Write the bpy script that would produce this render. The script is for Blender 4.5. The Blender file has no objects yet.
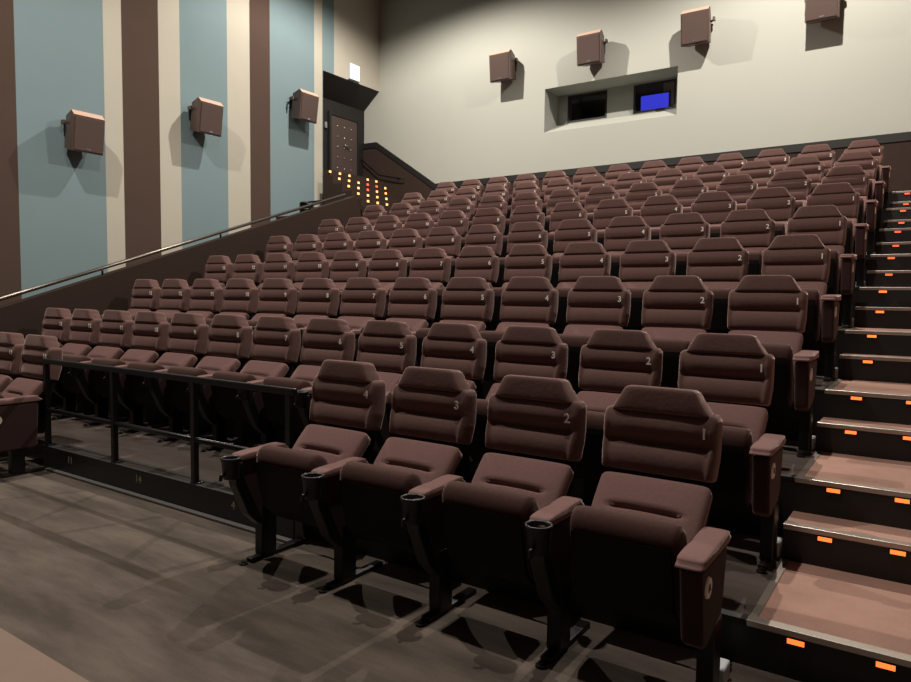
import bpy, bmesh, math, random
from math import sin, cos, pi, sqrt, radians
from mathutils import Vector, Matrix
random.seed(7)
S = bpy.context.scene
COL = S.collection

# ------------------------------------------------------------------ materials
def lin(c):
    return tuple(((v/255)/12.92 if v/255 <= .04045 else ((v/255+.055)/1.055)**2.4) for v in c) + (1,)

def mat(name, rgb, rough=.6, metal=0., sheen=0., noise=0., nscale=30., bump=0., spec=.5, emit=None, estr=0., sheen_tint=(1, .8, .75)):
    m = bpy.data.materials.new(name); m.use_nodes = True
    nt = m.node_tree; b = nt.nodes['Principled BSDF']
    b.inputs['Base Color'].default_value = lin(rgb)
    b.inputs['Roughness'].default_value = rough
    b.inputs['Metallic'].default_value = metal
    b.inputs['Specular IOR Level'].default_value = spec
    if sheen:
        b.inputs['Sheen Weight'].default_value = sheen
        b.inputs['Sheen Roughness'].default_value = .33
        b.inputs['Sheen Tint'].default_value = (*sheen_tint, 1)
    if emit:
        b.inputs['Emission Color'].default_value = lin(emit)
        b.inputs['Emission Strength'].default_value = estr
    if noise or bump:
        tc = nt.nodes.new('ShaderNodeTexCoord'); n = nt.nodes.new('ShaderNodeTexNoise')
        n.inputs['Scale'].default_value = nscale; n.inputs['Detail'].default_value = 4
        nt.links.new(tc.outputs['Object'], n.inputs['Vector'])
        if noise:
            mx = nt.nodes.new('ShaderNodeMix'); mx.data_type = 'RGBA'
            a = lin(rgb)
            mx.inputs[6].default_value = tuple(v*(1-noise) for v in a[:3])+(1,)
            mx.inputs[7].default_value = tuple(min(1, v*(1+noise)) for v in a[:3])+(1,)
            nt.links.new(n.outputs['Fac'], mx.inputs[0]); nt.links.new(mx.outputs[2], b.inputs['Base Color'])
        if bump:
            bp = nt.nodes.new('ShaderNodeBump'); bp.inputs['Strength'].default_value = bump; bp.inputs['Distance'].default_value = .01
            nt.links.new(n.outputs['Fac'], bp.inputs['Height']); nt.links.new(bp.outputs['Normal'], b.inputs['Normal'])
    return m

def carpet(name, rgb, rgb2, sx=1.2, sy=5.0):
    """loop pile carpet with random tonal streaks running across the rows"""
    m = bpy.data.materials.new(name); m.use_nodes = True
    nt = m.node_tree; b = nt.nodes['Principled BSDF']
    b.inputs['Roughness'].default_value = .95; b.inputs['Specular IOR Level'].default_value = .15
    tc = nt.nodes.new('ShaderNodeTexCoord')
    mp = nt.nodes.new('ShaderNodeMapping'); mp.inputs['Scale'].default_value = (sx, sy, 1)
    mp.inputs['Rotation'].default_value = (0, 0, .3)
    n = nt.nodes.new('ShaderNodeTexNoise'); n.inputs['Scale'].default_value = 1.; n.inputs['Detail'].default_value = 5
    n.inputs['Roughness'].default_value = .6
    f = nt.nodes.new('ShaderNodeTexNoise'); f.inputs['Scale'].default_value = 160; f.inputs['Detail'].default_value = 2
    r = nt.nodes.new('ShaderNodeValToRGB')
    r.color_ramp.elements[0].position = .38; r.color_ramp.elements[0].color = lin(rgb)
    r.color_ramp.elements[1].position = .66; r.color_ramp.elements[1].color = lin(rgb2)
    mx = nt.nodes.new('ShaderNodeMix'); mx.data_type = 'RGBA'; mx.blend_type = 'MULTIPLY'; mx.inputs[0].default_value = .35
    bp = nt.nodes.new('ShaderNodeBump'); bp.inputs['Strength'].default_value = .25; bp.inputs['Distance'].default_value = .004
    L = nt.links.new
    L(tc.outputs['Object'], mp.inputs['Vector']); L(mp.outputs[0], n.inputs['Vector']); L(tc.outputs['Object'], f.inputs['Vector'])
    L(n.outputs['Fac'], r.inputs[0]); L(r.outputs[0], mx.inputs[6]); L(f.outputs['Color'], mx.inputs[7])
    L(mx.outputs[2], b.inputs['Base Color']); L(f.outputs['Fac'], bp.inputs['Height']); L(bp.outputs[0], b.inputs['Normal'])
    return m

M = {}
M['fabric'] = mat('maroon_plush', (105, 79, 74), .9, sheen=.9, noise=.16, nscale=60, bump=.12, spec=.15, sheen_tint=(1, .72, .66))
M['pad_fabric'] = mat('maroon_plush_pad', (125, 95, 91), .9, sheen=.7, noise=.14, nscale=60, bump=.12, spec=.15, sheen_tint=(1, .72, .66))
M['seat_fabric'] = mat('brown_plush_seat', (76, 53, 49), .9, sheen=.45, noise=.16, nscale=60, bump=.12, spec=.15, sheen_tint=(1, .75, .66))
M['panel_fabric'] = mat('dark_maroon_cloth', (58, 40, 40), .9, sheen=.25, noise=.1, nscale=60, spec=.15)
M['shell'] = mat('black_shell', (15, 13, 13), .6, spec=.2)
M['plastic'] = mat('black_plastic', (12, 11, 11), .42)
M['black_metal'] = mat('black_metal', (11, 11, 11), .35, spec=.4)
M['foot_metal'] = mat('worn_black_steel', (46, 42, 40), .4, metal=.6)
M['rail_metal'] = mat('handrail_steel', (120, 112, 104), .3, metal=.9)
M['white'] = mat('white_stitch', (250, 247, 236), .8)
M['sign_white'] = mat('sign_white', (255, 238, 224), .5)
M['sign_dark'] = mat('sign_letter', (70, 40, 34), .6)
M['grey_cover'] = mat('grey_cover', (190, 192, 196), .4)
M['brown'] = mat('brown_wall', (78, 62, 54), .9, noise=.06, nscale=3, spec=.2)
M['blue'] = mat('blue_wall', (120, 138, 142), .9, noise=.04, nscale=3, spec=.2)
M['beige'] = mat('beige_wall', (182, 176, 162), .9, noise=.03, nscale=3, spec=.2)
M['backwall'] = mat('back_wall_paint', (180, 180, 170), .9, noise=.02, nscale=2, spec=.2)
M['wainscot'] = mat('dark_wainscot', (58, 45, 39), .9, noise=.08, nscale=4, spec=.2)
M['trim'] = mat('black_trim', (26, 22, 20), .6)
M['ceiling'] = mat('dark_ceiling', (120, 120, 118), .95)
M['recess'] = mat('recess_paint', (150, 152, 146), .9)
M['dark'] = mat('dark_room', (22, 21, 21), .9)
M['carpet'] = carpet('dark_carpet', (88, 79, 72), (120, 107, 97))
M['platform'] = carpet('platform_carpet', (84, 74, 69), (104, 92, 86))
M['aisle'] = carpet('aisle_carpet', (176, 138, 123), (202, 160, 144), 2, 2)
M['front_floor'] = mat('front_strip', (134, 112, 98), .8, noise=.08, nscale=8)
M['riser'] = mat('black_riser', (26, 25, 25), .45, noise=.2, nscale=6)
M['nosing'] = mat('metal_nosing', (190, 178, 168), .35, metal=.7)
M['cable'] = mat('grey_strip', (96, 92, 90), .5)
M['led'] = mat('orange_led', (255, 150, 80), .4, emit=(255, 110, 48), estr=1.8)
M['led_red'] = mat('red_led', (255, 110, 80), .4, emit=(255, 84, 50), estr=1.6)
M['amber'] = mat('amber_led', (255, 190, 130), .4, emit=(255, 178, 104), estr=1.8)
M['spk'] = mat('speaker_brown', (86, 66, 58), .4, noise=.08, nscale=90)
M['spk_top_lit'] = mat('speaker_top_lit', (200, 166, 146), .5)  # pale tone stands for light falling on the sloping top edge
M['spk_grille'] = mat('speaker_cloth', (78, 61, 55), .9, noise=.1, nscale=200)
M['exit'] = mat('exit_glow', (230, 255, 250), .5, emit=(196, 250, 240), estr=1.5)
M['door'] = mat('padded_door', (74, 60, 54), .7, noise=.12, nscale=12)
M['stud'] = mat('silver_stud', (190, 190, 196), .25, metal=.9)
M['blue_screen'] = mat('blue_screen', (60, 70, 230), .5, emit=(62, 66, 230), estr=.8)
M['mark'] = mat('faded_mark', (150, 146, 118), .7)
M['booth_box'] = mat('booth_cabinet', (120, 96, 86), .7)
g = bpy.data.materials.new('port_glass'); g.use_nodes = True
nt = g.node_tree; nt.nodes.clear()
o_ = nt.nodes.new('ShaderNodeOutputMaterial'); mxs = nt.nodes.new('ShaderNodeMixShader')
tr = nt.nodes.new('ShaderNodeBsdfTransparent'); gl = nt.nodes.new('ShaderNodeBsdfGlossy'); gl.inputs['Roughness'].default_value = .03
mxs.inputs[0].default_value = .06
nt.links.new(tr.outputs[0], mxs.inputs[1]); nt.links.new(gl.outputs[0], mxs.inputs[2]); nt.links.new(mxs.outputs[0], o_.inputs[0])
M['glass'] = g

# ------------------------------------------------------------------ mesh helpers
def link(name, me, parent=None):
    o = bpy.data.objects.new(name, me); COL.objects.link(o)
    if parent: o.parent = parent
    return o

def mesh_of(bm, name, m, smooth=False):
    bmesh.ops.recalc_face_normals(bm, faces=bm.faces[:])
    me = bpy.data.meshes.new(name); bm.to_mesh(me); bm.free()
    for x in (m if isinstance(m, (list, tuple)) else [m]): me.materials.append(x)
    if smooth:
        for p in me.polygons: p.use_smooth = True
    return me

def obj(name, bm, m, parent=None, smooth=False):
    return link(name, mesh_of(bm, name, m, smooth), parent)

def box(bm, x0, x1, y0, y1, z0, z1, bev=0., mi=0):
    r = bmesh.ops.create_cube(bm, size=1)
    for v in r['verts']:
        v.co = Vector((x0 if v.co.x < 0 else x1, y0 if v.co.y < 0 else y1, z0 if v.co.z < 0 else z1))
    fs = {f for v in r['verts'] for f in v.link_faces}
    for f in fs: f.material_index = mi
    if bev:
        es = {e for v in r['verts'] for e in v.link_edges}
        bmesh.ops.bevel(bm, geom=list(es), offset=bev, segments=2, affect='EDGES', profile=.5)
    return bm

def B(*a, **k):
    return box(bmesh.new(), *a, **k)

def prism(bm, poly, axis, a, b, bev=0.):
    """polygon (2D) extruded along an axis from a to b; poly in the two other axes, in order"""
    def P(p, t):
        if axis == 'x': return Vector((t, p[0], p[1]))
        if axis == 'y': return Vector((p[0], t, p[1]))
        return Vector((p[0], p[1], t))
    A = [bm.verts.new(P(p, a)) for p in poly]; C = [bm.verts.new(P(p, b)) for p in poly]
    n = len(poly); fs = [bm.faces.new(A), bm.faces.new(C[::-1])]
    for i in range(n): fs.append(bm.faces.new((A[i], C[i], C[(i+1) % n], A[(i+1) % n])))
    bmesh.ops.recalc_face_normals(bm, faces=fs)
    if bev:
        es = {e for v in A+C for e in v.link_edges}
        bmesh.ops.bevel(bm, geom=list(es), offset=bev, segments=3, affect='EDGES', profile=.5)
    return bm

def tube(bm, pts, r, n=10):
    """round bar through points"""
    rings = []
    pts = [Vector(p) for p in pts]
    for i, p in enumerate(pts):
        d = (pts[min(i+1, len(pts)-1)] - pts[max(i-1, 0)]).normalized()
        u = d.orthogonal().normalized() if i == 0 else (uu - d*uu.dot(d)).normalized()
        uu = u; w = d.cross(u)
        rings.append([bm.verts.new(p + r*(cos(2*pi*k/n)*u + sin(2*pi*k/n)*w)) for k in range(n)])
    for a, b in zip(rings, rings[1:]):
        for k in range(n): bm.faces.new((a[k], a[(k+1) % n], b[(k+1) % n], b[k]))
    bm.faces.new(rings[0][::-1]); bm.faces.new(rings[-1])
    return bm

def lathe(bm, prof, c, n=20):
    rings = [[bm.verts.new((c[0]+r*cos(2*pi*k/n), c[1]+r*sin(2*pi*k/n), c[2]+z)) for k in range(n)] for r, z in prof]
    for a, b in zip(rings, rings[1:]):
        for k in range(n): bm.faces.new((a[k], a[(k+1) % n], b[(k+1) % n], b[k]))
    bm.faces.new(rings[0][::-1]); bm.faces.new(rings[-1])
    return bm

def interp(tab, t):
    for (a, *p), (b, *q) in zip(tab, tab[1:]):
        if t <= b:
            k = (t-a)/(b-a); return [x+(y-x)*k for x, y in zip(p, q)]
    return list(tab[-1][1:])

def smooth_path(tab, t):
    # catmull-rom through the table rows (uniform in t between rows)
    ts = [r[0] for r in tab]
    i = max(j for j in range(len(ts)-1) if ts[j] <= t or j == 0)
    k = (t-ts[i])/(ts[i+1]-ts[i])
    P = [tab[max(0, min(len(tab)-1, i+d))][1:] for d in (-1, 0, 1, 2)]
    return [.5*((2*b)+(-a+c)*k+(2*a-5*b+4*c-d)*k*k+(-a+3*b-3*c+d)*k**3) for a, b, c, d in zip(*P)]

def sst(k):
    k = max(0., min(1., k)); return k*k*(3-2*k)

def cushion(path, hw, th, nx=22, nv=22, p=5., crown=.012, rc=(.03, .03), crease=None, px=None, wing=0., roll=None):
    """stuffed cushion: path = rows (t, y, z) of its front middle line from bottom to top, hw(t) half width,
    th thickness, rc corner radii (bottom, top), crease(s, t) = depth pressed into the front"""
    bm = bmesh.new()
    L = 0; prev = None; cum = []
    vs = [sin(-pi/2+pi*j/nv) for j in range(nv+1)]
    for v in vs:
        q = Vector(smooth_path(path, (v+1)/2))
        if prev is not None: L += (q-prev).length
        cum.append(L); prev = q
    F, K = [], []
    for j, v in enumerate(vs):
        t = (v+1)/2; y0, z0 = smooth_path(path, t)
        e = .002; qa = Vector(smooth_path(path, max(0, t-e))); qb = Vector(smooth_path(path, min(1, t+e)))
        d = (qb-qa).normalized(); nrm = Vector((-d.y, d.x))     # (y,z): points to the front (-y) for an upright path
        if nrm.x > 0: nrm = -nrm
        h = hw(t)
        db, dt = cum[j], L-cum[j]
        if db < rc[0]: h -= rc[0]-sqrt(max(0, rc[0]**2-(rc[0]-db)**2))
        if dt < rc[1]: h -= rc[1]-sqrt(max(0, rc[1]**2-(rc[1]-dt)**2))
        ev = (1-abs(v)**p)**(1/p)
        rf, rb = [], []
        for i in range(nx+1):
            s = sin(-pi/2+pi*i/nx)
            pp = px or p; wg = wing*(1-.55*sst((t-.74)/.24))*sst((abs(s)-.83)/.12) + (roll(t)*(1-sst((abs(s)-.83)/.12)) if roll else 0); E = (1-abs(s)**pp)**(1/pp)*ev
            c = crease(s, t)*E if crease else 0
            off = th/2*E + crown*(1-s*s)*(1-v*v) - c + wg*E
            yf, zf = y0+nrm.x*(off-th/2), z0+nrm.y*(off-th/2)
            ob = -th/2*E
            yb, zb = y0+nrm.x*(ob-th/2), z0+nrm.y*(ob-th/2)
            x = s*h
            a = bm.verts.new((x, yf, zf)); rf.append(a)
            edge = i in (0, nx) or j in (0, nv)
            rb.append(a if edge else bm.verts.new((x, yb, zb)))
        F.append(rf); K.append(rb)
    for j in range(nv):
        for i in range(nx):
            bm.faces.new((F[j][i], F[j][i+1], F[j+1][i+1], F[j+1][i]))
            q = (K[j][i], K[j+1][i], K[j+1][i+1], K[j][i+1])
            if len(set(q)) >= 3 and not set(q) <= set((F[j][i], F[j][i+1], F[j+1][i+1], F[j+1][i])):
                bm.faces.new(q)
    return bm

def rounded_loft(poly, hw, inset, nx=14, sub=4, p=6.):
    """closed (y,z) outline carried along x with softly rounded ends"""
    n = len(poly); pts = []
    for i in range(n):
        P = [poly[(i+d) % n] for d in (-1, 0, 1, 2)]
        for k in range(sub):
            k /= sub
            pts.append([.5*((2*b)+(-a+c)*k+(2*a-5*b+4*c-d)*k*k+(-a+3*b-3*c+d)*k**3) for a, b, c, d in zip(*P)])
    cy = sum(q[0] for q in pts)/len(pts); cz = sum(q[1] for q in pts)/len(pts)
    R = max(sqrt((q[0]-cy)**2+(q[1]-cz)**2) for q in pts)
    bm = bmesh.new(); rings = []
    for i in range(nx+1):
        s = sin(-pi/2+pi*i/nx); e = (1-abs(s)**p)**(1/p); ring = []
        for q in pts:
            dy, dz = q[0]-cy, q[1]-cz; l = sqrt(dy*dy+dz*dz)
            k = 1-inset*(1-e)/l
            ring.append(bm.verts.new((s*hw, cy+dy*k, cz+dz*k)))
        rings.append(ring)
    m = len(pts)
    for a, b in zip(rings, rings[1:]):
        for k in range(m): bm.faces.new((a[k], a[(k+1) % m], b[(k+1) % m], b[k]))
    bm.faces.new(rings[0][::-1]); bm.faces.new(rings[-1])
    return bm

_tx = {}
def text_mesh(s, size, m, key=''):
    k = (s, size, m.name)
    if k in _tx: return _tx[k]
    cu = bpy.data.curves.new('glyph', 'FONT'); cu.body = s; cu.size = size; cu.align_x = 'CENTER'; cu.align_y = 'CENTER'
    cu.extrude = .0012; cu.offset = size*.018; cu.resolution_u = 3
    o = bpy.data.objects.new('glyph', cu); COL.objects.link(o)
    dg = bpy.context.evaluated_depsgraph_get()
    me = bpy.data.meshes.new_from_object(o.evaluated_get(dg))
    bpy.data.objects.remove(o); bpy.data.curves.remove(cu)
    me.materials.clear(); me.materials.append(m)
    _tx[k] = me
    return me

def tag(o, label, cat, group=None):
    o['label'] = label; o['category'] = cat
    if group: o['group'] = group
    return o

def thing(name, label, cat, loc=(0, 0, 0), group=None, rz=0):
    o = bpy.data.objects.new(name, None); o.empty_display_size = .1; COL.objects.link(o)
    o.location = loc; o.rotation_euler = (0, 0, rz)
    return tag(o, label, cat, group)

def struct(name, bm, m, parent=None):
    o = obj(name, bm, m, parent)
    if parent is None: o['kind'] = 'structure'
    return o

# ------------------------------------------------------------------ layout
PITCH, ROWY, RISE, Z1 = .58, 1.0417, .3367, .1792
NROW, NCOL = 9, 13
XP = -7.5                   # parapet face
XL, YB, XR = -9.693, 8.34, 1.9
def edge_y(r): return -.962+ROWY*(r-1)       # r = 1 is the second row (first platform)
def plat_z(r): return Z1+RISE*(r-1) if r else 0.
def row_y(r): return ROWY*(r-1) if r else -1.012

# ------------------------------------------------------------------ setting
struct('floor', B(XL-.3, XR, -9.3, -.94, -.12, 0), M['carpet'])
struct('floor_front', B(XL-.3, XR, -3.5, -2.5, -.1, .006), M['front_floor'])
ROWN = ['front', 'second', 'third', 'fourth', 'fifth', 'sixth', 'seventh', 'eighth', 'ninth']
AX = .19                    # aisle carpet starts here
for r in range(1, 10):
    y0, z = edge_y(r), plat_z(r)
    y1 = edge_y(r+1) if r < 9 else YB
    if r == 9: y1 = YB
    ys = y0
    root = struct('floor_platform', B(XP, AX, ys, y1+.02, z-.36 if r > 1 else -.05, z), M['platform'])
    f = B(XP, AX, ys-.012, ys-.001, z-RISE if r > 1 else 0, z-.012)
    struct('riser_face', f, M['riser'], root)
    struct('edge_nosing', B(XP, AX-.02, ys-.016, ys+.03, z-.012, z+.003), M['trim'], root)
    st = struct('floor_aisle_step', B(AX, XR, y0, y1+.02, z-.36 if r > 1 else -.05, z), M['aisle'])
    struct('riser_face', B(.09 if r == 1 else .15, XR, y0-.014, y0-.001, z-.169 if r > 1 else 0, z-.02), M['riser'], st)
    struct('nosing', B(AX-.02, XR, y0-.018, y0+.035, z-.02, z+.005, bev=.003), M['nosing'], st)
    struct('edge_strip', B(AX-.016, AX+.012, y0+.035, y1-.27 if r < 9 else y1, z, z+.004), M['nosing'], st)
    if r < 9:
        ym = y1-.265; zm = z+RISE/2
        st = struct('floor_half_step', B(AX-.02, XR, ym, y1+.01, z, zm), M['aisle'])
        struct('riser_face', B(AX-.024, XR, ym-.014, ym-.001, z, zm-.02), M['riser'], st)
        struct('nosing', B(AX-.024, XR, ym-.018, ym+.035, zm-.02, zm+.005, bev=.003), M['nosing'], st)

# cable strip and faded marks along the foot of the first riser
struct('trim_1', B(-5.14, -2.25, -1.105, -1.066, 0, .018, bev=.004), M['cable'])
for s, x in (('11', -4.72), ('14', -3.80), ('4', -2.78)):
    o = link('floor_mark', text_mesh(s, .075, M['mark'])); o.location = (x, -1.0635, .115); o.rotation_euler = (pi/2, 0, 0)
    o['kind'] = 'structure'

# left wall with painted stripes, opening to the vestibule at its back end
bm = bmesh.new()
ys = [-9.2, -7.0, -5.9, -3.6, -2.6, -1.2, -.5, .827, 2.057, 2.342, 2.959, 3.341, 4.275, 4.764, 5.231, 6.359, 6.58, 6.599, 6.915, YB]
cs = ['blue', 'brown', 'blue', 'beige', 'brown', 'beige', 'brown', 'blue', 'beige', 'brown', 'beige', 'blue', 'beige', 'brown', 'blue', 'beige', 'blue', 'blue', 'beige']
zs = [-1.0, 3.9, 5.925, 8.0]
names = ['brown', 'blue', 'beige']
V = {}
def gv(y, z, x=XL):
    k = (round(x, 4), round(y, 4), round(z, 4))
    if k not in V: V[k] = bm.verts.new((x, y, z))
    return V[k]
for (a, b), c in zip(zip(ys, ys[1:]), cs):
    for z0, z1 in zip(zs, zs[1:]):
        if a >= 6.59 and z1 < 6: continue
        f = bm.faces.new((gv(a, z0), gv(b, z0), gv(b, z1), gv(a, z1))); f.material_index = names.index(c)
    # back face gives the wall its thickness
for z0, z1 in ((-1.0, 5.925),):
    f = bm.faces.new((gv(6.599, z0), gv(6.599, 3.9) if False else gv(6.599, z0, XL-.45), gv(6.599, z1, XL-.45), gv(6.599, z1), gv(6.599, 3.9)))
    f.material_index = 2
struct('wall_left', bm, [M[n] for n in names])

# vestibule: sloped soffit, end wall, landing and the stairs that climb to it
XV = -10.136
bm = prism(bmesh.new(), [(XL, 5.925), (XV-.1, 5.47), (XV-.1, 5.70), (XL-.001, 6.14)], 'y', 6.599, YB-.001)
struct('ceiling_vestibule', bm, M['trim'])
struct('wall_vestibule', B(XV-.1, XV, 6.42, YB+.1, 3.0, 5.8), M['trim'])
LZ = 3.93
struct('floor_landing', B(XV, -9.5, 6.60, YB, 2.6, LZ), M['wainscot'])
for i in range(5):
    x0 = -9.5+.255*i; zt = LZ-.165*(i+1)
    struct('floor_stair_step', B(x0, x0+.255, 6.42, YB, 2.4, zt), M['wainscot'])
struct('floor_back_walkway', B(XL, XP, 5.36, YB, 1.6, 2.875), M['wainscot'])
# ramp of the side passage behind the parapet
bm = prism(bmesh.new(), [(-9.2, -1.0), (5.36, 2.0), (5.36, 1.8), (-9.2, -1.2)], 'x', XL, XP-.15)
struct('floor_ramp', bm, M['carpet'])

# parapet
def par_z(y): return 1.349+.3350*y
bm = prism(bmesh.new(), [(-4.6, -.3), (5.32, .5), (5.32, 2.81), (5.18, par_z(5.18)), (-3.9, par_z(-3.9)), (-4.6, par_z(-3.9))], 'x', XP-.15, XP)
struct('wall_parapet', bm, M['wainscot'])

# back wall with the projection recess
W0, W1, WZ0, WZ1, YR = -5.578, -3.064, 4.534, 5.347, 8.90
bm = bmesh.new(); V = {}
xs = [XV-.1, W0, W1, XR]; zz = [-.2, WZ0, WZ1, 8.0]
def gx(x, z, y=YB):
    k = (round(x, 4), round(y, 4), round(z, 4))
    if k not in V: V[k] = bm.verts.new((x, y, z))
    return V[k]
for i in range(3):
    for j in range(3):
        if i == 1 and j == 1: continue
        bm.faces.new((gx(xs[i], zz[j]), gx(xs[i+1], zz[j]), gx(xs[i+1], zz[j+1]), gx(xs[i], zz[j+1])))
struct('wall_back', bm, M['backwall'])
bm = bmesh.new(); V = {}
bm.faces.new((gx(W0, WZ0), gx(W1, WZ0), gx(W1, 4.78, YR), gx(W0, 4.78, YR))).material_index = 1
for a, b in (((W1, WZ0), (W1, WZ1)), ((W1, WZ1), (W0, WZ1)), ((W0, WZ1), (W0, WZ0))):
    bm.faces.new((gx(*a), gx(*b), gx(*b, y=YR), gx(*a, y=YR)))
# rear face of the recess with two ports
px = [W0, -5.362, -4.554, -4.039, -3.259, W1]; pz = [4.78, 4.80, 5.313, WZ1]
for i in range(5):
    for j in range(3):
        if j == 1 and i in (1, 3): continue
        bm.faces.new((gx(px[i], pz[j], YR), gx(px[i+1], pz[j], YR), gx(px[i+1], pz[j+1], YR), gx(px[i], pz[j+1], YR)))
struct('wall_recess', bm, [M['recess'], M['backwall']])
for n, (a, b) in enumerate(((px[1], px[2]), (px[3], px[4]))):
    w = struct('window_%d' % (n+1), B(a, b, YR+.03, YR+.036, pz[1], pz[2]), M['glass'])
    bm = bmesh.new()
    for q in ((a, a+.035, pz[1], pz[2]), (b-.035, b, pz[1], pz[2]), (a+.035, b-.035, pz[1], pz[1]+.035), (a+.035, b-.035, pz[2]-.035, pz[2])):
        box(bm, q[0], q[1], YR-.005, YR+.03, q[2], q[3])
    struct('window_frame', bm, M['trim'], w)
# projection booth behind the ports
for n_, q in (('wall_booth_rear', (-6.1, -2.5, 11.2, 11.3, 3.6, 6.2)), ('wall_booth_left', (-6.2, -6.1, YR+.05, 11.3, 3.6, 6.2)), ('wall_booth_right', (-2.5, -2.4, YR+.05, 11.3, 3.6, 6.2)),
              ('floor_booth', (-6.2, -2.4, YR+.05, 11.3, 3.5, 3.6)), ('ceiling_booth', (-6.2, -2.4, YR+.05, 11.3, 6.2, 6.3)), ('wall_booth_front', (-6.2, -2.4, YR+.05, YR+.09, 3.6, 4.74))):
    struct(n_, B(*q), M['dark'])

# dark dado along the back wall, stepping up beside the vestibule stairs
top = [(XV, 4.811), (-9.748, 4.807), (-8.116, 3.76), (-.059, 3.824), (XR, 3.84)]
bm = prism(bmesh.new(), [(XV, 2.4)]+top+[(XR, 2.4)], 'y', YB-.03, YB-.001)
struct('wall_dado', bm, M['wainscot'])
bm = bmesh.new()
for (xa, za), (xb, zb) in zip(top, top[1:]):
    prism(bm, [(xa, za-.11), (xb, zb-.11), (xb, zb+.012), (xa, za+.012)], 'y', YB-.045, YB-.0005)
struct('trim_2', bm, M['trim'])

struct('wall_right', B(XR, XR+.1, -9.2, YB+.1, -.2, 8.0), M['brown'])
struct('wall_front', B(XL-.3, XR+.1, -9.3, -9.2, -1.2, 8.0), M['trim'])
struct('ceiling', B(XL-.6, XR+.1, -9.3, YB+.1, 8.0, 8.1), M['ceiling'])

# vestibule door with silver studs
d = struct('door_1', B(XV+.002, XV+.04, 7.236, 8.059, LZ, 5.245), M['door'])
bm = bmesh.new()
for a in ((7.176, 7.236, LZ, 5.305), (8.059, 8.119, LZ, 5.305), (7.236, 8.059, 5.245, 5.305)):
    box(bm, XV+.002, XV+.06, a[0], a[1], a[2], a[3])
struct('door_frame', bm, M['trim'], d)
for i in range(3):
    for j in range(5):
        bm = bmesh.new(); bmesh.ops.create_uvsphere(bm, u_segments=10, v_segments=6, radius=.02)
        bmesh.ops.scale(bm, vec=(.6, 1, 1), verts=bm.verts)
        bmesh.ops.translate(bm, vec=(XV+.045, 7.44+.21*i, 4.16+.22*j), verts=bm.verts)
        obj('door_stud', bm, M['stud'], d, True)
bm = tube(bmesh.new(), [(XV+.04, 7.64, 4.66), (XV+.085, 7.64, 4.66), (XV+.085, 7.76, 4.64)], .014)
obj('door_handle', bm, M['stud'], d, True)
bm = B(XV+.002, XV+.05, 7.06, 7.12, 4.93, 5.06, bev=.005)
tag(obj('switch_plate', bm, M['stud']), 'small pale switch plate on the dark wall left of the studded door', 'switch')

# ------------------------------------------------------------------ cinema seats
def hw_head(t): return .204-.066*t
def hw_band(t): return .226+.008*min(1, t*3)
def hw_pad(t): return .212+.010*t
def band_crease(s, t):
    c = .014*math.exp(-((t-.47-.02*s*s)/.035)**2)*(1-s**8)
    return c
def band_roll(t):      # two soft horizontal rolls above and below the seam
    return .024*sin(pi*(t-.47)/.53)**.8 if t > .47 else .018*sin(pi*max(t, 0)/.47)**.8
def pad_crease(s, t):
    c = .030*math.exp(-((t-.66+.02*s*s)/.022)**2)
    k = max(0, min(1, (.70-abs(s))/.08))
    return c*k
HEAD = [(0, -.010, .950), (.5, -.010, 1.002), (1, -.004, 1.058)]
BAND = [(0, -.018, .706), (.25, -.004, .770), (.5, .012, .836), (.78, .014, .904), (1, .016, .960)]
PAD = [(0, -.30, .40), (.35, -.245, .50), (.68, -.155, .605), (1, -.052, .708)]
SEAT = [(-.30, .545), (-.335, .602), (-.385, .624), (-.426, .604), (-.440, .556), (-.425, .46), (-.395, .33), (-.33, .255), (-.26, .25), (-.225, .31), (-.255, .43)]
PANEL = [(-.465, .556), (-.14, .556), (-.13, .47), (-.19, .215), (-.335, .21), (-.37, .28), (-.455, .46)]
COLUMN = [(-.515, .556), (-.462, .556), (-.452, .46), (-.367, .28), (-.332, .21), (-.36, .20), (-.43, .27), (-.508, .44)]

def mk(bm, m, n, smooth=True): return mesh_of(bm, n, m, smooth)
def moved(b, dx, dz=0):
    bmesh.ops.translate(b, vec=(dx, 0, dz), verts=b.verts); return b
me_head = mk(moved(cushion(HEAD, hw_head, .135, 24, 22, 6., -.004, (.006, .016), None, 6.), -.012), M['fabric'], 'headrest')
me_band = mk(moved(cushion(BAND, hw_band, .12, 40, 44, 7., .002, (.012, .03), band_crease, 4.5, .040, band_roll), -.014), M['fabric'], 'backrest')
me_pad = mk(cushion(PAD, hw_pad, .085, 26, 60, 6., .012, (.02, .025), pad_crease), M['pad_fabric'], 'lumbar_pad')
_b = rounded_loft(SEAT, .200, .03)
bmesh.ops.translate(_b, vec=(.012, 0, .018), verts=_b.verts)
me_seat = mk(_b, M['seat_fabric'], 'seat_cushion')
bm = prism(bmesh.new(), [(-.452, .548), (-.450, .51), (-.432, .43), (-.40, .305), (-.335, .238), (-.25, .232), (-.25, .26), (-.33, .27), (-.385, .34), (-.425, .47)], 'x', -.175, .20, .006)
me_under = mk(moved(bm, 0, .02), M['shell'], 'seat_underside', False)
SHELL = [(0, -.05, .27), (.3, -.035, .45), (.6, .045, .70), (1, .11, .945)]
me_shell = mk(cushion(SHELL, lambda t: .20, .03, 10, 12, 6., 0, (.04, .04)), M['shell'], 'back_shell')
def armpad(x, y0, y1, w=.043):
    n = 8
    poly = [(y0, .560), (y0-.004, .578), (y0+.018, .592), (.5*(y0+y1), .600), (y1-.02, .602), (y1, .59), (y1, .560)]
    b = rounded_loft(poly, w, .022, 10, 3, 4.)
    bmesh.ops.translate(b, vec=(x, 0, 0), verts=b.verts)
    return b
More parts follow.
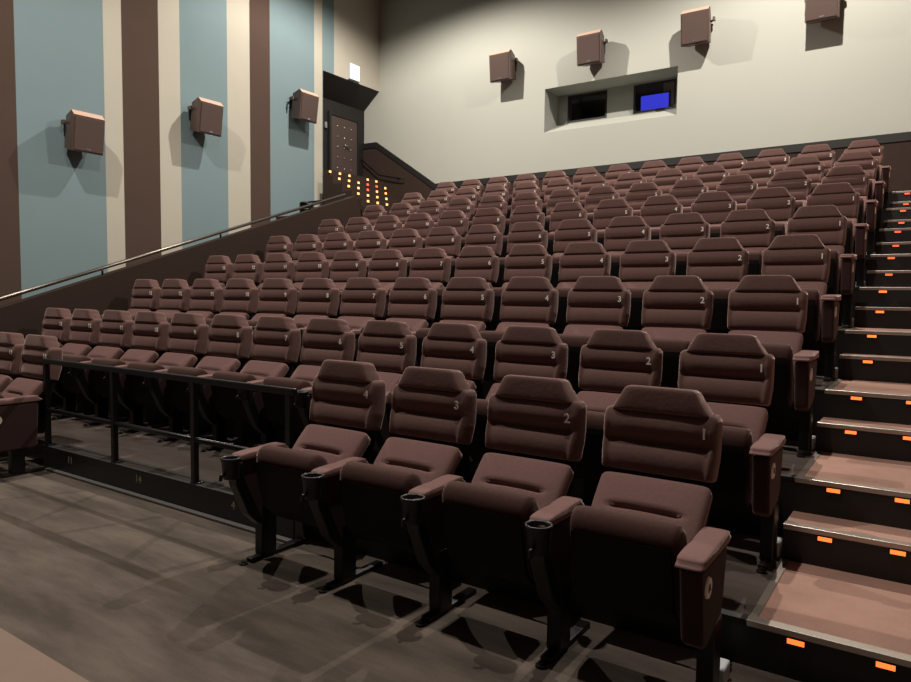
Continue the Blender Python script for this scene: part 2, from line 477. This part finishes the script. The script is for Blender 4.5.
me_arm = mk(armpad(-.29, -.475, -.17), M['pad_fabric'], 'armrest')
me_armE = mk(armpad(.29, -.56, -.22, .045), M['pad_fabric'], 'armrest')
cup = [(.030, -.10), (.040, -.095), (.046, -.01), (.052, 0), (.052, .010), (.046, .012), (.042, .004), (.034, -.085), (.001, -.088)]
me_cup = mk(lathe(bmesh.new(), cup, (-.262, -.53, .578)), M['plastic'], 'cup_holder')
bm = tube(bmesh.new(), [(-.262, -.57, .51), (-.262, -.590, .505), (-.262, -.594, .48)], .009, 8)
me_hook = mk(bm, M['black_metal'], 'bag_hook')
def panel(x, w=.028): return prism(bmesh.new(), PANEL, 'x', x-w, x+w, .008)
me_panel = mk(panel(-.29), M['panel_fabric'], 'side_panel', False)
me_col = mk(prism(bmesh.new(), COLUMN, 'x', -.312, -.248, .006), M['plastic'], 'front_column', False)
def post(x): return B(x-.030, x+.030, -.335, -.235, .02, .30, bev=.006)
me_post = mk(post(-.29), M['black_metal'], 'post', False)
def foot(x):
    b = B(x-.024, x+.024, -.40, -.02, 0, .024, bev=.006)
    lathe(b, [(.022, 0), (.022, .010), (.012, .012), (.012, .02)], (x, -.435, .0), 10)
    return b
me_foot = mk(foot(-.29), M['foot_metal'], 'foot', False)
EPAN = [(-.565, .556), (-.23, .556), (-.225, .53), (-.265, .34), (-.29, .315), (-.48, .27), (-.525, .30)]
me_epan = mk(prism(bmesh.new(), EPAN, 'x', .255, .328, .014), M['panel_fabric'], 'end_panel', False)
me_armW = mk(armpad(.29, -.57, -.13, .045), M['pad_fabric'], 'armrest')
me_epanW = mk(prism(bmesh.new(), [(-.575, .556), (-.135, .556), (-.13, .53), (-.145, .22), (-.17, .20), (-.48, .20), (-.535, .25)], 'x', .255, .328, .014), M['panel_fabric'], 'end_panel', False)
me_epost = mk(post(.29), M['black_metal'], 'post', False)
me_efoot = mk(foot(.29), M['foot_metal'], 'foot', False)
bm = bmesh.new(); bmesh.ops.create_cone(bm, cap_ends=True, segments=28, radius1=.036, radius2=.034, depth=.006)
bmesh.ops.rotate(bm, cent=(0, 0, 0), matrix=Matrix.Rotation(pi/2, 3, 'Y'), verts=bm.verts)
me_disc = mk(bm, M['sign_white'], 'row_sign', False)
me_fcov = mk(B(.245, .325, -.20, -.10, 0, .075, bev=.008), M['grey_cover'], 'floor_box', False)

from mathutils.bvhtree import BVHTree
_bv = BVHTree.FromPolygons([v.co for v in me_band.vertices], [tuple(p.vertices) for p in me_band.polygons])
def surf(x, z): return _bv.ray_cast(Vector((x, -1, z)), Vector((0, 1, 0)))[0].y
NX, NZ = .176, .887
_ya, _yb = surf(NX, NZ-.022), surf(NX, NZ+.022)
NY = min(surf(NX+dx, NZ+dz)-(dz/.044)*(_yb-_ya) for dx in (-.03, 0, .03) for dz in (-.022, 0, .022))-.002
NT = math.atan2(_yb-_ya, .044)
LET = 'ABCDEFGHI'
ORD = ['first', 'second', 'third', 'fourth', 'fifth', 'sixth', 'seventh', 'eighth', 'ninth', 'tenth', 'eleventh', 'twelfth', 'thirteenth']
def seat_label(r, k):
    row = ROWN[r]+' row' if r else 'front row'
    if r == 0:
        return {0: 'maroon folding cinema seat numbered 1, right end of the front row by the stairs',
                1: 'maroon folding cinema seat numbered 2 in the front row, second from the stairs',
                2: 'maroon folding cinema seat numbered 3 in the front row, third from the stairs',
                3: 'maroon folding cinema seat numbered 4 in front row, at the right end of the railing',
                9: 'maroon folding cinema seat in front row left of the railing, disc A on its side',
                10: 'maroon folding cinema seat in front row cut by the left picture edge'}[k]
    if k == 0: return 'maroon cinema seat numbered 1 beside the aisle stairs, %s from the front' % row
    if k == NCOL-1: return 'maroon cinema seat at the left wall end of the %s from the front' % row
    return 'maroon cinema seat numbered %d, %s from the aisle stairs in the %s' % (k+1, ORD[k], row)

def seat_x(r, k): return -.17-PITCH*k-(.008 if r == 0 else 0)+(.055 if r == 0 and k > 4 else 0)
def build_seat(r, k):
    x = seat_x(r, k)
    root = thing('cinema_seat', seat_label(r, k), 'seat', (x, row_y(r), plat_z(r)), 'folding seats in the %s row' % ROWN[r])
    P = [('headrest', me_head), ('backrest', me_band), ('lumbar_pad', me_pad), ('seat_cushion', me_seat), ('seat_underside', me_under),
         ('back_shell', me_shell), ('armrest', me_arm), ('cup_holder', me_cup), ('side_panel', me_panel), ('front_column', me_col), ('post', me_post), ('foot', me_foot)]
    end = k == 0 or (r == 0 and k == 9)
    if end: P += [('armrest', me_armW if k else me_armE), ('end_panel', me_epanW if k else me_epan), ('post', me_epost), ('foot', me_efoot)]
    if k == 0: P += [('floor_box', me_fcov)]
    for n, me in P:
        o = link(n, me, root)
        if n == 'cup_holder': link('bag_hook', me_hook, o)
        if n == 'end_panel':
            s = link('row_sign', me_disc, o); sy, sz = (-.43, .445) if k else (-.49, .485); s.location = (.332, sy, sz)
            s['label'] = 'round white row sign'
            if r in (0, 1):
                s2 = link('row_letter', text_mesh(LET[r], .036, M['sign_dark']), o)
                s2.location = (.3365, sy, sz); s2.rotation_euler = (pi/2, 0, pi/2)
    t = link('seat_number', text_mesh(str(k+1), .058, M['white']), root)
    t.location = (NX, NY, NZ); t.rotation_euler = (pi/2-NT, 0, 0)
    t['label'] = 'white seat number'
    return root

def copy_seat(src, r, k):
    c = src.copy(); COL.objects.link(c)
    c.location = (seat_x(r, k), row_y(r), plat_z(r))
    c['label'] = seat_label(r, k); c['group'] = 'folding seats in the %s row' % ROWN[r]
    for ch in src.children:
        d = ch.copy(); COL.objects.link(d); d.parent = c
        if ch.name.startswith('seat_number'): d.data = text_mesh(str(k+1), .058, M['white'])
        for gch in ch.children:
            e = gch.copy(); COL.objects.link(e); e.parent = d
    return c
for r in range(NROW):
    cols = [0, 1, 2, 3, 9, 10] if r == 0 else range(NCOL)
    for k in cols:
        if k == 0 or (r == 0 and k in (1, 9)): s_ = build_seat(r, k)
        else:
            if r == 0 and k == 2: mid_seat = [o for o in COL.objects if o.get('label') == seat_label(0, 1)][0]
            copy_seat(mid_seat, r, k)

# ------------------------------------------------------------------ front guard railing
RY = -1.042
lip = struct('floor_lip', B(-5.14, -2.25, -1.05, -.95, 0, Z1+.001), M['platform'])
struct('riser_face', B(-5.14, -2.25, -1.062, -1.0505, 0, Z1-.004), M['riser'], lip)
struct('edge_nosing', B(-5.145, -2.245, -1.066, -1.03, Z1-.012, Z1+.004), M['trim'], lip)
t = thing('guard_railing', 'black metal guard railing with two bars along the first platform edge', 'railing', (0, RY, Z1))
obj('top_rail', B(-5.115, -2.25, -.018, .018, .66, .70, bev=.006), M['black_metal'], t)
obj('middle_rail', tube(bmesh.new(), [(-5.10, 0, .29), (-2.30, 0, .29)], .018), M['black_metal'], t, True)
for x in (-5.095, -4.127, -3.187, -2.30):
    p = obj('rail_post', B(x-.018, x+.018, -.018, .018, 0, .66), M['black_metal'], t)
    obj('base_plate', B(x-.03, x+.03, -.018, .05, 0, .012, bev=.003), M['black_metal'], p)
    
# parapet handrail
t = thing('handrail', 'long steel handrail running up along the brown parapet wall', 'handrail', (XP-.075, 0, 0))
ya, yb2 = -3.6, 5.0
obj('rail_bar', tube(bmesh.new(), [(0, ya, par_z(ya)+.09), (0, yb2, par_z(yb2)+.07)], .022), M['rail_metal'], t, True)
for y in (-2.6, -.9, .8, 2.5, 4.2):
    obj('bracket', tube(bmesh.new(), [(0, y, par_z(y)), (0, y, par_z(y)+.08)], .012), M['black_metal'], t, True)
# handrail on the back wall beside the vestibule stairs
t = thing('handrail', 'thin steel handrail on the back wall beside the lit stairs to the door', 'handrail', (0, YB-.1, 0))
obj('rail_bar', tube(bmesh.new(), [(XV+.01, 0, 4.46), (-9.618, 0, 4.074), (-9.008, 0, 3.944), (-8.9, 0, 3.94)], .013), M['black_metal'], t, True)
for x, z in ((-9.9, 4.28), (-9.1, 3.965)):
    obj('bracket', tube(bmesh.new(), [(x, 0, z), (x, .075, z-.03)], .01), M['black_metal'], t, True)
# black rail on the left wall
t = thing('wall_rail', 'short black double wall rail low on the blue stripe left of the vestibule', 'rail', (XL, 0, 0))
obj('rail_bar', tube(bmesh.new(), [(.0, 6.0, 3.21), (.1, 6.0, 3.21), (.1, 6.5, 3.30)], .02), M['black_metal'], t, True)
obj('rail_bar', tube(bmesh.new(), [(.0, 6.0, 3.08), (.1, 6.0, 3.08), (.1, 6.5, 3.17)], .02), M['black_metal'], t, True)
obj('backplate', B(.001, .03, 5.96, 6.3, 3.03, 3.21), M['black_metal'], t)

# ------------------------------------------------------------------ step lights
STEPS = ['first', 'second', 'third', 'fourth', 'fifth', 'sixth', 'seventh', 'eighth', 'ninth', 'tenth', 'eleventh', 'twelfth', 'thirteenth', 'fourteenth', 'fifteenth', 'sixteenth', 'seventeenth']
n = 0
for i in range(17):
    r = i//2+1
    y = edge_y(r) if i % 2 == 0 else edge_y(r+1)-.265
    z = plat_z(r)+(RISE/2 if i % 2 else 0)-.034
    for j, x in enumerate((.345, .63)):
        if j and i > 4: continue
        t = thing('step_light', '%s orange step light on the %s aisle riser from the bottom' % (['left', 'right'][j] if i <= 4 else 'small', STEPS[i]), 'step light', (x, y-.015, z), 'orange lights on the aisle steps')
        obj('housing', B(-.034, .034, -.006, 0, -.013, .013), M['black_metal'], t)
        obj('lens', B(-.029, .029, -.009, -.006, -.009, .009), M['led'] if i < 9 else M['led_red'], t)
ROWS = [(1, (0, 1, 2, 4, 5)), (2, (0, 1, 2, 3, 4, 5)), (3, (0, 1, 2, 3, 4)), (4, (0, 1, 2, 3, 5)), (5, (0, 1, 2, 3))]
RN = {1: 'top', 2: 'second', 3: 'third', 4: 'fourth', 5: 'lowest'}
for i, cols in ROWS:
    x = -9.5+.255*(i-1); z = LZ-.165*(i-1)-.04
    for q, c in enumerate(cols):
        y = 6.60+.284*c
        t = thing('stair_light', 'glowing amber stair light, %s from left in the %s row of lights below the door' % (ORD[q], RN[i]), 'stair light', (x, y, z), 'amber lights on the vestibule stairs')  # flat LED lights mounted on the stair risers, not bulbs
        obj('lens', B(.004, .012, -.03, .03, -.022, .022, bev=.003), M['led_red'] if (i, c) in ((2, 3), (2, 4), (3, 2)) else M['amber'], t)
        obj('housing', B(0, .005, -.04, .04, -.027, .027), M['black_metal'], t)

# ------------------------------------------------------------------ wall speakers
def make_speaker(label, loc, rz, tilt, group):
    t = thing('wall_speaker', label, 'speaker', loc, group, rz)     # local +x points away from the wall
    def place(o): return o
    R = Matrix.Rotation(tilt, 4, 'Y')
    T = Matrix.Translation((.23, 0, 0)) @ R
    bm = bmesh.new()
    w, h, dp = .225, .25, .15
    rings = [[bm.verts.new(v) for v in ((x, -ww, z0), (x, ww, z0), (x, ww, z1), (x, -ww, z1))] for x, ww, z0, z1 in
             ((-dp, w*.80, -h*.85, h*.95), (dp-.075, w, -h*.97, h*1.24), (dp, w, -h, h))]
    bm.faces.new(rings[0][::-1]); bm.faces.new(rings[-1])
    for p_, q_ in zip(rings, rings[1:]):
        for k in range(4): bm.faces.new((p_[k], p_[(k+1) % 4], q_[(k+1) % 4], q_[k]))
    bmesh.ops.recalc_face_normals(bm, faces=bm.faces[:])
    bmesh.ops.bevel(bm, geom=bm.edges[:], offset=.006, segments=1, affect='EDGES', profile=.5)
    bm.transform(T); obj('cabinet', bm, M['spk'], t)
    bm = bmesh.new()       # added strip, its pale colour paints lamp light on the top front edge
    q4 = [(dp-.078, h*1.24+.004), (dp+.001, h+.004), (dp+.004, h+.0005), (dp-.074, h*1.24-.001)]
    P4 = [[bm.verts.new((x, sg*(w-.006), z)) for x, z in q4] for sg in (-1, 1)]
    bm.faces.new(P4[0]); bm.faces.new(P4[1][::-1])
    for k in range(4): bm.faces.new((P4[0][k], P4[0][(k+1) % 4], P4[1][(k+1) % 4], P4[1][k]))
    bm.transform(T); o_ = obj('lit_top_strip', bm, M['spk_top_lit'], t); o_['label'] = 'painted light along the top edge'
    bm = B(dp, dp+.014, -w+.02, w-.02, -h+.02, h-.02, bev=.006); bm.transform(T); g_ = obj('front_grille', bm, M['spk_grille'], t)
    bm = B(dp+.014, dp+.018, -.03, .03, -h+.04, -h+.058); bm.transform(T); obj('badge', bm, M['stud'], g_)
    for sg in (-1, 1):
        obj('bracket_arm', tube(bmesh.new(), [(.02, .1*sg, .14), (.08, .22*sg, .16), (.18, .245*sg, .14)], .018, 8), M['black_metal'], t, True)
        bm = B(.14, .21, -.015, .015, .11, .17, bev=.004); bmesh.ops.translate(bm, vec=(0, .25*sg, 0), verts=bm.verts)
        obj('bracket_knob', bm, M['spk'], t)
    obj('wall_plate', B(.001, .03, -.16, .16, -.02, .2, bev=.004), M['black_metal'], t)
    return t
for lab, y, z in (('brown wall speaker on the left wall, leftmost, low on the wide blue stripe', 1.606, 3.70),
                  ('brown wall speaker on the left wall, middle one over the narrower blue stripe', 3.655, 4.355),
                  ('brown wall speaker on the left wall, nearest the vestibule opening', 5.864, 5.03)):
    make_speaker(lab, (XL, y, z-.05), 0, radians(8), 'speakers on the left wall')
for lab, x in (('brown wall speaker on the back wall, leftmost of the four, left of the recess', -6.312),
               ('brown wall speaker on the back wall above the left end of the projection recess', -4.489),
               ('brown wall speaker on the back wall above the right end of the projection recess', -2.648),
               ('brown wall speaker on the back wall, rightmost, cut by the top picture edge', -.807)):
    make_speaker(lab, (x-.05, YB, 5.80), -pi/2, radians(6), 'speakers on the back wall')

# ------------------------------------------------------------------ exit sign, booth equipment
t = thing('exit_sign', 'glowing white exit sign on the wall above the vestibule opening', 'exit sign', (XL, 7.47, 6.10))
obj('housing', B(.001, .07, -.15, .15, -.165, .165, bev=.006), M['grey_cover'], t)
obj('sign_face', B(.07, .076, -.135, .135, -.15, .15), M['exit'], t)
t = thing('monitor', 'blue glowing screen seen through the right port of the projection recess', 'monitor', (-3.936, 9.75, 3.6))
obj('screen', B(-.27, .27, 0, .01, 1.37, 1.74), M['blue_screen'], t)
obj('bezel', B(-.30, .30, .011, .05, 1.34, 1.77), M['shell'], t)
obj('stand', B(-.08, .08, .02, .045, 0, 1.34), M['shell'], t)
obj('stand_foot', B(-.2, .2, -.1, .14, 0, .03), M['shell'], t)
t = thing('projector_cabinet', 'brownish equipment cabinet at the right edge of the right projection port', 'cabinet', (-3.635, 10.0, 3.6))
obj('body', B(-.22, .3, 0, .5, 0, 2.02, bev=.01), M['booth_box'], t)
obj('door', B(-.19, .27, -.012, 0, .2, 1.9), M['booth_box'], t)

l = bpy.data.lights.new('booth_fill', 'POINT'); l.energy = 2.5; l.color = (1, .85, .7); l.shadow_soft_size = .08  # fill light added to brighten the cabinet, no fixture known here
o = bpy.data.objects.new('booth_fill', l); COL.objects.link(o); o.location = (-3.3, 9.3, 5.9)
# ------------------------------------------------------------------ lights: four ceiling downlights
for x, y, pw in ((-6.9, 5.3, .86), (-.85, 5.3, 1.), (-6.4, -1.7, .9), (-.9, -1.5, .6)):
    l = bpy.data.lights.new('downlight', 'SPOT'); l.energy = 1250*pw; l.color = (1, .93, .84)
    l.spot_size = radians(158); l.spot_blend = .4; l.shadow_soft_size = .05
    o = bpy.data.objects.new('downlight', l); COL.objects.link(o); o.location = (x, y, 7.9)

w = bpy.data.worlds.new('World'); S.world = w; w.use_nodes = True
w.node_tree.nodes['Background'].inputs[0].default_value = (0, 0, 0, 1)

# ------------------------------------------------------------------ camera
cam = bpy.data.cameras.new('camera'); co = bpy.data.objects.new('camera', cam); COL.objects.link(co)
yaw, pitch, roll = .5991, -.0644, .0117
f = Vector((-sin(yaw)*cos(pitch), cos(yaw)*cos(pitch), sin(pitch))); rt = Vector((cos(yaw), sin(yaw), 0)); up = rt.cross(f)
r2 = cos(roll)*rt+sin(roll)*up; u2 = -sin(roll)*rt+cos(roll)*up
m4 = Matrix.Identity(4)
for i in range(3):
    m4[i][0] = r2[i]; m4[i][1] = u2[i]; m4[i][2] = -f[i]
m4.translation = Vector((.7132, -3.7827, 1.4141))
co.matrix_world = m4
cam.sensor_width = 36; cam.sensor_fit = 'HORIZONTAL'; cam.lens = 699.87/911*36; cam.clip_start = .05; cam.clip_end = 100
S.camera = co

vs_ = S.view_settings
vs_.view_transform = 'Standard'; vs_.look = 'None'; vs_.exposure = 0.0; vs_.gamma = 1.0; vs_.use_curve_mapping = False
S.cycles.max_bounces = 8; S.cycles.diffuse_bounces = 5
